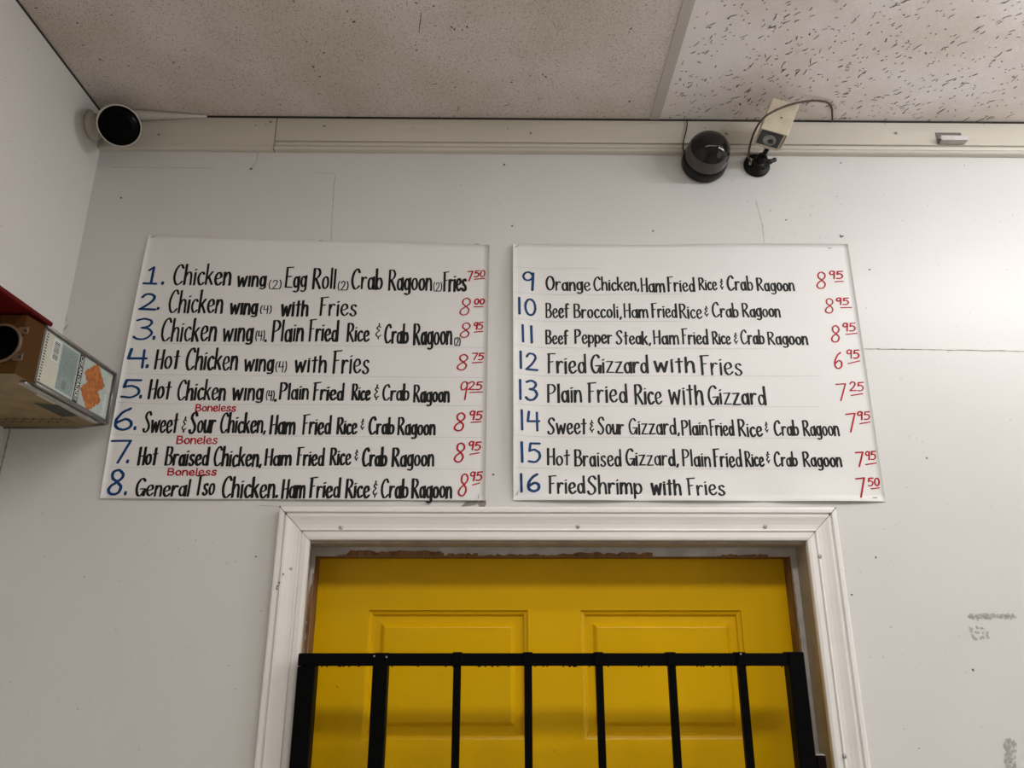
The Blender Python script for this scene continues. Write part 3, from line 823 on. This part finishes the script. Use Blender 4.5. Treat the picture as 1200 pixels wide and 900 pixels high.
R2 = [
 ([('9', 611, 627, 320.5, 342)],
  [('Orange', 639, 692, 324, 341), ('Chicken,', 694.5, 749, 324.5, 341), ('Ham', 750.5, 779, 326, 343), ('Fried', 781, 814, 325.5, 342.5), ('Rice', 818, 840, 326, 341), ('&', 843, 847.5, 328, 340), ('Crab', 850.5, 882, 324, 341), ('Ragoon', 886, 930.5, 326, 341.5)],
  ([('8', 954, 967, 319.5, 339), ('95', 970, 987, 318, 327.5)], [((978, 330.8), (987.5, 330.2))])),
 ([('10', 606, 629, 352, 372)],
  [('Beef', 639, 667, 355.5, 373), ('Broccoli,', 672, 728.5, 356, 373), ('Ham', 730.5, 759.5, 356, 373), ('Fried', 762.5, 793, 356, 373), ('Rice', 795.5, 822.5, 357, 374), ('&', 824.5, 830, 359.5, 371.5), ('Crab', 833, 865, 355.5, 372.5), ('Ragoon', 869, 914, 356, 372)],
  ([('8', 964, 976, 350, 367.5), ('95', 978, 994, 349.5, 358)], [((984.5, 361.2), (997, 361))])),
 ([('11', 610, 625.5, 383, 404)],
  [('Beef', 639, 666, 387, 404), ('Pepper', 673, 717.5, 386, 403), ('Steak,', 721, 762.5, 388, 404), ('Ham', 765, 795.5, 387.5, 404), ('Fried', 798, 829.5, 386, 404), ('Rice', 834, 856, 389, 404), ('&', 859, 864.5, 390.5, 403), ('Crab', 866.5, 895.5, 387, 404), ('Ragoon', 899, 946, 389, 404.5)],
  ([('8', 971, 983, 382, 402), ('95', 985.5, 1001.5, 379, 389)], [((990.5, 392.5), (1003.5, 391.2))])),
 ([('12', 607.5, 630.5, 415, 435.5)],
  [('Fried', 640.5, 687, 415.5, 438), ('Gizzard', 691, 759.5, 416, 437.5), ('with', 765.5, 814, 419, 437), ('Fries', 819.5, 869.5, 417, 440)],
  ([('6', 975, 986, 413, 432.5), ('95', 990, 1006, 410.5, 421)], [((993, 426.8), (1006.5, 423.5))])),
 ([('13', 607, 630.5, 448, 471)],
  [('Plain', 641, 682, 450, 472), ('Fried', 688, 735, 449, 472), ('Rice', 743, 775.5, 450.5, 474.5), ('with', 782.5, 824, 451, 475), ('Gizzard', 828, 897, 452, 474.5)],
  ([('7', 977, 990, 450, 470), ('25', 993.5, 1011, 448, 459)], [((996.5, 464), (1010, 462))])),
 ([('14', 609, 633, 483, 506)],
  [('Sweet', 641, 687.5, 489.5, 509), ('&', 690.5, 696, 492, 507), ('Sour', 699.5, 731, 489.5, 509.5), ('Gizzard,', 735.5, 796, 490, 509.5), ('Plain', 798, 829, 492.5, 510.5), ('Fried', 830.5, 860, 492, 511), ('Rice', 864.5, 893, 492, 512), ('&', 895.5, 900, 495, 507), ('Crab', 905.5, 935.5, 492.5, 511), ('Ragoon', 940, 982.5, 493, 511.5)],
  ([('7', 988.5, 1001, 484.5, 507), ('95', 1002.5, 1018.5, 482.5, 492.5)], [((1007, 497), (1018.5, 495))])),
 ([('15', 609, 634.5, 519, 543)],
  [('Hot', 641, 668, 526, 545.5), ('Braised', 673, 728, 527, 547), ('Gizzard,', 732, 795, 526, 546), ('Plain', 799, 832.5, 527.5, 547), ('Fried', 835, 869, 527, 547.5), ('Rice', 872.5, 895, 529, 547), ('&', 897, 902, 530, 543), ('Crab', 905.5, 934, 529, 547), ('Ragoon', 940, 985.5, 530, 547.5)],
  ([('7', 1000, 1010.5, 530, 547.5), ('95', 1012, 1025.5, 529, 539.5)], [((1014, 544.8), (1026, 543))])),
 ([('16', 608, 634, 556, 577)],
  [('Fried', 642, 685.5, 558, 579.5), ('Shrimp', 687, 752.5, 557.5, 580), ('with', 762, 798, 562, 581), ('Fries', 804, 849, 561, 581)],
  ([('7', 1000, 1012, 560.5, 584), ('50', 1015, 1030, 560, 570)], [((1020, 573.2), (1029.5, 572))])),
]
def gap1(s, t):
    g = .0012
    g += .007*math.exp(-(s/.05)**2)*(math.sin(math.pi*min(max(t, 0), 1))**.8)
    g += .0035*math.exp(-((1-t)/.06)**2)*abs(math.sin(s*8.0))
    g += .0012*math.sin(s*7 + t*2)**2
    return g
def gap2(s, t):
    g = .0012
    g += .017*math.exp(-(s/.05)**2)*(math.sin(math.pi*min(max(t, 0), 1))**.6)
    g += .0055*math.exp(-((1-t)/.06)**2)*abs(math.sin(s*9.4))
    g += .0012*math.sin(s*6 + 1 + t*2)**2
    return g
pen1 = [((176, 340+dy), (560, 346+dy)) for dy in ()] + [((190, 403), (570, 408)), ((150, 439), (568, 443)), ((140, 473), (565, 476)), ((134, 510), (565, 513)), ((130, 548), (565, 550))]
pen2 = [((603, 316), (700, 315)), ((603, 346), (800, 345)), ((603, 377), (800, 377)), ((603, 408), (900, 409)), ((603, 441), (960, 441)), ((603, 476), (960, 477)), ((604, 512), (960, 514)), ((604, 549), (960, 550))]
p1, s1 = poster([(174.5, 276), (573.5, 287.5), (568.5, 587), (118, 584.5)], gap1, 'white hand-lettered menu poster left of centre with items 1 to 8', R1, N1, pen1)
p2, s2 = poster([(601, 287.5), (993, 286), (1037, 588), (601.5, 586.5)], gap2, 'white hand-lettered menu poster right of centre with items 9 to 16', R2, [], pen2)
def staple(px, py, sp, label, ang, ln=.0075):
    q = P(px, py); c = sp(q.x, q.z); mb = MB()
    d = Vector((math.cos(ang), 0, math.sin(ang)))*ln*.5
    up = Vector((0, -.0007, 0)); e = Vector((0, .004, 0))
    mb.tube([c - d + e*.5, c - d*.98 + up, c + d*.98 + up, c + d + e*.5], .00055, 6)
    tag(mb.build('staple', M['cap']), label, 'staple', 'staples holding the menu posters')
for px, py, sp, wh, an in ((180, 278.5, s1, 'top left corner of the left menu poster', .35), (376, 282.5, s1, 'middle of the top edge of the left menu poster', .1),
    (559, 286.8, s1, 'top right corner of the left menu poster', .0), (561, 582.5, s1, 'bottom right corner of the left menu poster', 1.5),
    (606, 290.5, s2, 'top left corner of the right menu poster', .7), (972, 291.5, s2, 'top right corner of the right menu poster', .0),
    (606.5, 578.5, s2, 'bottom left corner of the right menu poster', 1.2), (1024, 583.5, s2, 'bottom right corner of the right menu poster', -.05), ):
    staple(px, py, sp, 'metal staple at the ' + wh, an)

# ------------------------------------------------------------------ white turret camera in the corner
YC = 1.335
c = P(140, 147.5, YC)
tc_ = empty('bullet_camera', Vector((WXL, YC + .04, c.z)), 'white round-faced security camera mounted in the ceiling corner above the left wall', 'camera')
vd = (CAM - c).normalized()
ax = (vd + Vector((.13, -.02, -.14))).normalized()         # where the lens looks
rad = .0415
mb = MB()
mb.lathe([(0, -.085), (.026, -.082), (.034, -.070), (rad*.97, -.045), (rad, -.02), (rad, -.003), (rad*.99, 0), (rad*.955, .0005), (rad*.95, -.003), (0, -.004)], c, ax, 48)
mb.build('housing', M['white'], tc_)
mb = MB(); mb.lathe([(rad*.95, -.0030), (rad*.93, -.001), (rad*.5, -.0002), (0, 0)], c, ax, 48); mb.build('front_glass', M['glassblk'], tc_)
b0 = c - ax*.055
mb = MB()
wl = Vector((WXL, b0.y + .012, b0.z + .002))
mb.lathe([(0, 0), (.030, 0), (.030, .008), (.026, .013), (.014, .016), (.013, .040), (0, .042)], wl, (1, 0, 0), 32)
mb.tube([wl + Vector((.02, 0, 0)), wl.lerp(b0, .6), b0], .013, 14)
mb.build('mount', M['white'], tc_)
q0 = P(160, 136.5, WY - .022); q1 = P(243, 132.5, WY - .015)
q0 = Vector((q0.x, WY - .026, q0.z)); q1.z = min(q1.z, CEIL - .004)
mb = MB(); mb.tube([q0 + Vector((-.03, 0, 0)), q0, q0.lerp(q1, .35), q0.lerp(q1, .7), q1], [.011, .011, .0085, .005, .0022], 14); mb.build('cable_sleeve', M['white'], tc_)

# ------------------------------------------------------------------ smoked dome camera
bc = P(826, 188, WY - .016); bc.y = WY
dm = empty('dome_camera', bc, 'dark smoked dome security camera on the wall under the crown moulding', 'camera')
n_ = Vector((0, -1, 0))
mb = MB(); mb.lathe([(0, .002), (.047, .002), (.0485, .005), (.0485, .022), (.047, .028), (.044, .031), (0, .031)], bc, n_, 48); mb.build('base', M['blackpl'], dm)
mb = MB(); mb.lathe([(.0445, .030), (.0465, .033), (.0465, .036)] + [(.0455*math.cos(R(a)), .0455 + .042*math.sin(R(a))) for a in range(0, 25, 6)], bc, n_, 48); mb.build('clear_rim', M['smokering'], dm)
mb = MB(); prof = [(.0455*math.cos(R(a)), .0455 + .042*math.sin(R(a))) for a in range(24, 91, 6)]
mb.lathe(prof, bc, n_, 56); mb.build('smoked_dome', M['smoke'], dm)
pts = [P(805, 139.5, WY - .017), P(805, 148, WY - .018), P(803, 158, WY - .018), P(801, 166, WY - .018), P(800.5, 174, WY - .018), P(803, 182, WY - .02)]
mb = MB(); mb.tube(catmull(pts, 5), .0013, 8); mb.build('cable', M['blackpl'], dm)

# ------------------------------------------------------------------ cream box camera on its black wall bracket
br = P(887, 193.5, WY - .004); br.y = WY
bx = empty('box_camera', br, 'cream box security camera tilted down on a black bracket beside the dome camera', 'camera')
mb = MB(); mb.lathe([(0, 0), (.0285, 0), (.0285, .004), (.026, .007), (.015, .009), (.014, .016), (.011, .018), (0, .018)], br, n_, 36)
so = br + Vector((.005, -.030, .004))
mb.lathe([(.0105, -.018), (.0105, -.012), (.0094, -.011), (.0105, -.010), (.0105, -.005), (.0094, -.004), (.0105, -.003), (.0100, .001), (.006, .004), (0, .005)], so, (so - br).normalized(), 24)
arm = P(899, 174.5, WY - .062)
mb.tube([so, so.lerp(arm, .5), arm], [.0062, .0050, .0045], 12)
mb.tube([br + Vector((-.012, -.008, -.004)), br + Vector((-.012, -.012, -.004))], .003, 8)
mb.tube([br + Vector((.010, -.008, -.012)), br + Vector((.010, -.012, -.012))], .003, 8)
mb.build('bracket', M['blackpl'], bx)
YF = WY - .115                               # the long side that faces the viewer
tl = P(893, 151, YF); tr = P(921.5, 159, YF)
wv = (tr - tl); wv.y = 0
W_ = wv.length; wv.normalize()
av = Vector((-wv.z, 0, wv.x))                # from the lens end to the tail end
av = (av + Vector((0.10, 0.10, 0))).normalized()
wv = Vector((wv.x, 0, wv.z)); dv = av.cross(wv).normalized()      # dv points towards the wall
if dv.y < 0: dv = -dv
LN, DP = .090, .050
F0 = tl.copy()
MX = Matrix((wv, dv, av)).transposed().to_4x4(); MX.translation = F0
mb = MB()
mb.box((0, 0, -.0004), (W_, DP, LN*.93), bev=.003, M=MX)
mb.build('housing', M['cream'], bx)
mb = MB()
mb.box((-.0025, -.0022, -.001), (W_ + .0025, .0008, LN), M=MX, bev=.0008)
mb.box((-.0030, -.0015, -.001), (-.0008, DP*.85, LN), M=MX, bev=.0008)
mb.box((W_ + .0008, -.0015, -.001), (W_ + .0030, DP*.85, LN), M=MX, bev=.0008)
sh = mb.build('sunshield', M['cream'], bx)
mb = MB(); mb.lathe([(0, 0), (.0020, 0), (.0020, .0006), (0, .0006)], MX @ Vector((W_*.56, -.0023, LN*.46)), -dv, 12); mb.build('screw', M['crack'], sh)
mb = MB()
mb.box((.0015, .0015, -.0022), (W_ - .0045, DP - .010, .005), M=MX, bev=.0015)
mb.build('front_plate', M['grey'], bx)
mb = MB()
lc = MX @ Vector((W_*.46, DP*.42, -.0022))
mb.lathe([(.0135, 0), (.0135, .002), (.0118, .003), (.0115, .0012), (0, .0012)], lc, -av, 28)
mb.lathe([(0, .0030), (.0048, .0022), (.006, .0012)], MX @ Vector((W_*.52, DP*.46, -.0022)), -av, 20, 1)
mb.build('lens', [M['lens'], M['lensdk']], bx)
mb = MB()
jb = MX @ Vector((W_*.55, DP + .001, .013))
mb.lathe([(0, -.004), (.009, -.004), (.0105, 0), (.009, .007), (0, .009)], jb, (arm - jb).normalized(), 20)
mb.tube([jb, arm], .0070, 12)
mb.build('swivel_joint', M['white'], bx)
kp = P(905, 188.5, WY - .05)
mb = MB()
mb.tube([so + Vector((0, -.002, .002)), kp + Vector((-.006, 0, -.001))], .0020, 8)
mb.lathe([(0, -.008), (.0052, -.008), (.0058, -.004), (.0040, 0), (.0050, .004), (.0044, .008), (0, .009)], kp, (.9, -.1, .38), 14)
mb.build('thumb_screw', mat('thumb_screw_plastic', (.02, .008, .009), .4), bx)
pts = [P(879, 190, WY - .012), P(877.5, 182, WY - .03), P(878.5, 172, WY - .05), P(883, 157, WY - .08), P(890, 144, WY - .118), P(899, 135, WY - .128),
       P(913, 127.5, WY - .126), P(928, 122, WY - .122), P(943, 119, WY - .092)] + [PZ(px, py, CEIL - .0055) for px, py in ((958, 118), (968, 119.5), (973, 123), (975, 129))] + [P(974.8, 138.5, WY - .0165)]
cpts = [Vector((p.x, p.y, min(p.z, CEIL - .0055))) for p in catmull(pts, 6)]
mb = MB(); mb.tube(cpts, .0022, 8); mb.build('cable', M['cable'], bx)
mb = MB()
for k in (-1, 0, 1):
    a = br + Vector((-.016 + k*.0028, -.010, -.004)); mb.tube(catmull([a, a + Vector((k*.001, -.006, .008)), pts[1] + Vector((0, .004, -.002))], 4), .0012, 6)
mb.build('wire', M['white'], bx)

# ------------------------------------------------------------------ bent steel clip on the crown
a = P(1096, 155.5, WY - .0145); b = P(1131, 169.5, WY - .0145)
yk = WY - .0143
ck = empty('metal_clip', Vector(((a.x+b.x)/2, yk, b.z)), 'small bent steel clip screwed to the crown moulding at the right', 'clip')
mb = MB()
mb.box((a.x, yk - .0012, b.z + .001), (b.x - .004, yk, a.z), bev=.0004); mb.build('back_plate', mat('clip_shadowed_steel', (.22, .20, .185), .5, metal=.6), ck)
mb = MB()
h = (a.z - b.z)
poly = [Vector((a.x + .002, yk - .0012, b.z)), Vector((b.x - .003, yk - .0012, b.z)), Vector((b.x + .001, yk - .013, b.z + h*.10)), Vector((b.x + .0015, yk - .0145, b.z + h*.42)), Vector((a.x + .002, yk - .0145, b.z + h*.42)), Vector((a.x + .002, yk - .013, b.z + h*.10))]
mb.grid(poly, [(0, 1, 2, 5), (5, 2, 3, 4)])
o = mb.build('bent_lip', M['steel'], ck)
sm = o.modifiers.new('thick', 'SOLIDIFY'); sm.thickness = .0012; sm.offset = 0
mb = MB(); mb.lathe([(0, 0), (.0022, 0), (.0018, .0012), (0, .0015)], P(1102.5, 162, yk - .0145), n_, 10); mb.build('rivet', mat('bright_rivet', (.8, .78, .75), .25, metal=.6), ck)

# ------------------------------------------------------------------ cracker tin box in the corner, under a red board
xr = -.745; zt, zb = CAMH + .490, CAMH + .392; y0, y1 = 1.118, 1.398; chx, chy = .004, .044
tin = empty('cracker_tin', Vector(((WXL + xr)/2, (y0+y1)/2, zb)), 'metal cracker tin with mint label fixed in the corner at the left edge', 'tin')
def sec(z, e=0):
    return [Vector((WXB + .001, y0 - e, z)), Vector((xr - chx, y0 - e, z)), Vector((xr + e, y0 + chy, z)), Vector((xr + e, y1 + e, z)), Vector((xr - .07, WY - .002, z)), Vector((WXB + .001, WY - .002, z))]
mb = MB()
mb.loft([sec(zb), sec(zt)], 0, False, caps=False)
mb.face(sec(zt), 0)
# the front and the slanted corner are brown lacquer
mb.m[0] = 1; mb.m[1] = 1
body = mb.build('body', [M['tin'], M['amber']], tin, fix=False)
mb = MB(); mb.face(sec(zb), 0)
zzz = zb - .0006
for k in range(2):                         # stamped zigzag on the underside near the wall
    yy = y1 - .018 - k*.020
    n = 18
    for i in range(n):
        xa = WXB + .004 + (xr - WXB - .06)*i/n; xb = WXB + .004 + (xr - WXB - .06)*(i+1)/n
        d0, d1 = (0, .011) if i % 2 else (.011, 0)
        mb.face([(xa, yy+d0, zzz), (xb, yy+d1, zzz), (xb, yy+d1+.0042, zzz), (xa, yy+d0+.0042, zzz)], 1)
mb.face([(xr-.030, y0+.10, zzz), (xr-.008, y0+.10, zzz), (xr-.008, y0+.155, zzz), (xr-.030, y0+.155, zzz)], 2)
mb.face([(xr-.062, y0+.15, zzz), (xr-.006, y0+.17, zzz), (xr-.010, y0+.225, zzz), (xr-.058, y0+.235, zzz)], 1)
mb.build('underside', [M['gold'], M['labelk'], M['labelw']], tin, fix=False)
def rim(pts, r, name, m):
    mb = MB(); mb.tube(pts, r, 8); return mb.build(name, m, tin)
rim([Vector((xr + .001, y0 + chy, zb)), Vector((xr + .001, y1, zb)), Vector((xr - .07, WY - .004, zb)), Vector((WXB + .003, WY - .004, zb))], .0032, 'rolled_rim', M['tin'])
rim([Vector((xr + .001, y0 + chy, zt)), Vector((xr + .001, y1, zt)), Vector((xr - .07, WY - .004, zt))], .0030, 'rolled_rim', M['tin'])
rim([Vector((xr + .001, y1, zb)), Vector((xr + .001, y1, zt))], .0030, 'corner_seam', M['tin'])
mb = MB(); mb.box((xr - .016, y0 + chy - .012, zb - .006), (xr - .004, y1 - .02, zb - .0005), bev=.0015); mb.build('base_rail', M['steel'], tin)
# outlet collar with a dark hole in the front
hc = P(1, 403, y0)
mb = MB()
mb.lathe([(.029, .0005), (.0335, .0005), (.0335, .003), (.031, .005), (.0292, .004)], hc, n_, 36)
for dx, dz in ((.033, .022), (.033, -.022)):
    p_ = hc + Vector((dx, 0, dz))
    mb.box(p_ + Vector((-.010, -.0022, -.006)), p_ + Vector((.006, -.0004, .006)), bev=.0008)
mb.build('outlet_collar', mat('collar_brown', (.16, .10, .055), .45, var=.3, scale=60), tin)
mb = MB(); mb.lathe([(.0295, .0012), (0, .0012)], hc, n_, 36); mb.build('outlet_hole', M['glassblk'], tin, fix=False)
for dz in (.022, -.022):
    mb = MB(); mb.lathe([(0, 0), (.0024, 0), (.0022, .001), (0, .0014)], hc + Vector((.035, -.0022, dz)), n_, 10); mb.build('screw', M['crack'], tin)
# printed label on the side: u runs towards the wall, v upwards
u0, u1 = y0 + chy + .004, y1 - .008
v0, v1 = zb + .006, zt - .006
UL, VL = u1 - u0, v1 - v0
def lab(u, v, k=0): return Vector((xr + .0006 + k*.00012, u0 + u*UL, v0 + v*VL))
mb = MB()
def lq(a, b, c_, d, mi, k): mb.face([lab(a, c_, k), lab(b, c_, k), lab(b, d, k), lab(a, d, k)], mi)
lq(0, 1, 0, 1, 0, 0)
lq(.0, .11, 0, 1, 1, 1)                       # perforated cream margin
for i in range(17): lq(.012, .038, .03 + i*.057, .055 + i*.057, 3, 2)
lq(.11, .21, .52, .97, 4, 1)                 # barcode patch
for i in range(13):
    v = .56 + i*.029; lq(.125, .195, v, v + rnd.uniform(.007, .018), 3, 2)
lq(.11, .22, .03, .50, 1, 1)
lq(.23, .46, .05, .96, 2, 1)                 # grey small print panel
for i in range(16): lq(.245 + .0125*i, .249 + .0125*i, .30 + .1*rnd.random(), .90, 5, 2)
lq(.30, .36, .10, .28, 5, 2)
lq(.475, .545, 0.0, 1.0, 3, 1)               # black band with the name
for j, (cu, cv, s_) in enumerate(((.735, .68, .155), (.715, .32, .155))):
    pts = []
    for i in range(32):
        a_ = 2*math.pi*i/32
        r_ = s_/max(abs(math.cos(a_ + .08)) + abs(math.sin(a_ + .08)), .01)*1.38*(1 + .05*math.cos(16*a_))*rnd.uniform(.97, 1.03)
        pts.append(lab(cu + r_*math.cos(a_)*.80, cv + r_*math.sin(a_)*1.75, 2 + j))
    mb.face(pts, 6)
lq(.93, .985, .55, .95, 1, 1)
surf = Plane2D(lambda a, b, k: Vector((xr + .0006 + .0005 + k*2e-6, b, a)))
class Surf2:
    k = 0
    @staticmethod
    def fn(a, b, k):                          # text runs downwards, its top towards the wall
        return Vector((xr + .0011 + k*2e-6, u0 + b, v1 - a))
draw_text(mb, Surf2, 'CREAM', .003, .490*UL, .033, .040*UL, .7, nib(.0007, .0007), 4, jit=.0)
draw_text(mb, Surf2, 'CRACKERS', .040, .490*UL, VL - .043, .040*UL, .7, nib(.0007, .0007), 4, jit=.0)
for i in range(9):
    v = .04 + i*.055; lq(.915 + .02*rnd.random(), .965, v, v + .03, 4, 2)
mb.build('printed_label', [M['label'], M['labelw'], M['labelg'], M['labelk'], mat('label_white', (.70, .72, .68), .45), mat('label_print', (.20, .25, .24), .5), M['orange']], tin, fix=False)

mb = MB(); mb.box((WXL + .001, .55, zt + .0036), (xr + .004, y0 + chy + .012, zt + .011), bev=.0015)
tag(mb.build('red_board', M['redp']), 'dark red board on the left wall above the cracker tin', 'board')
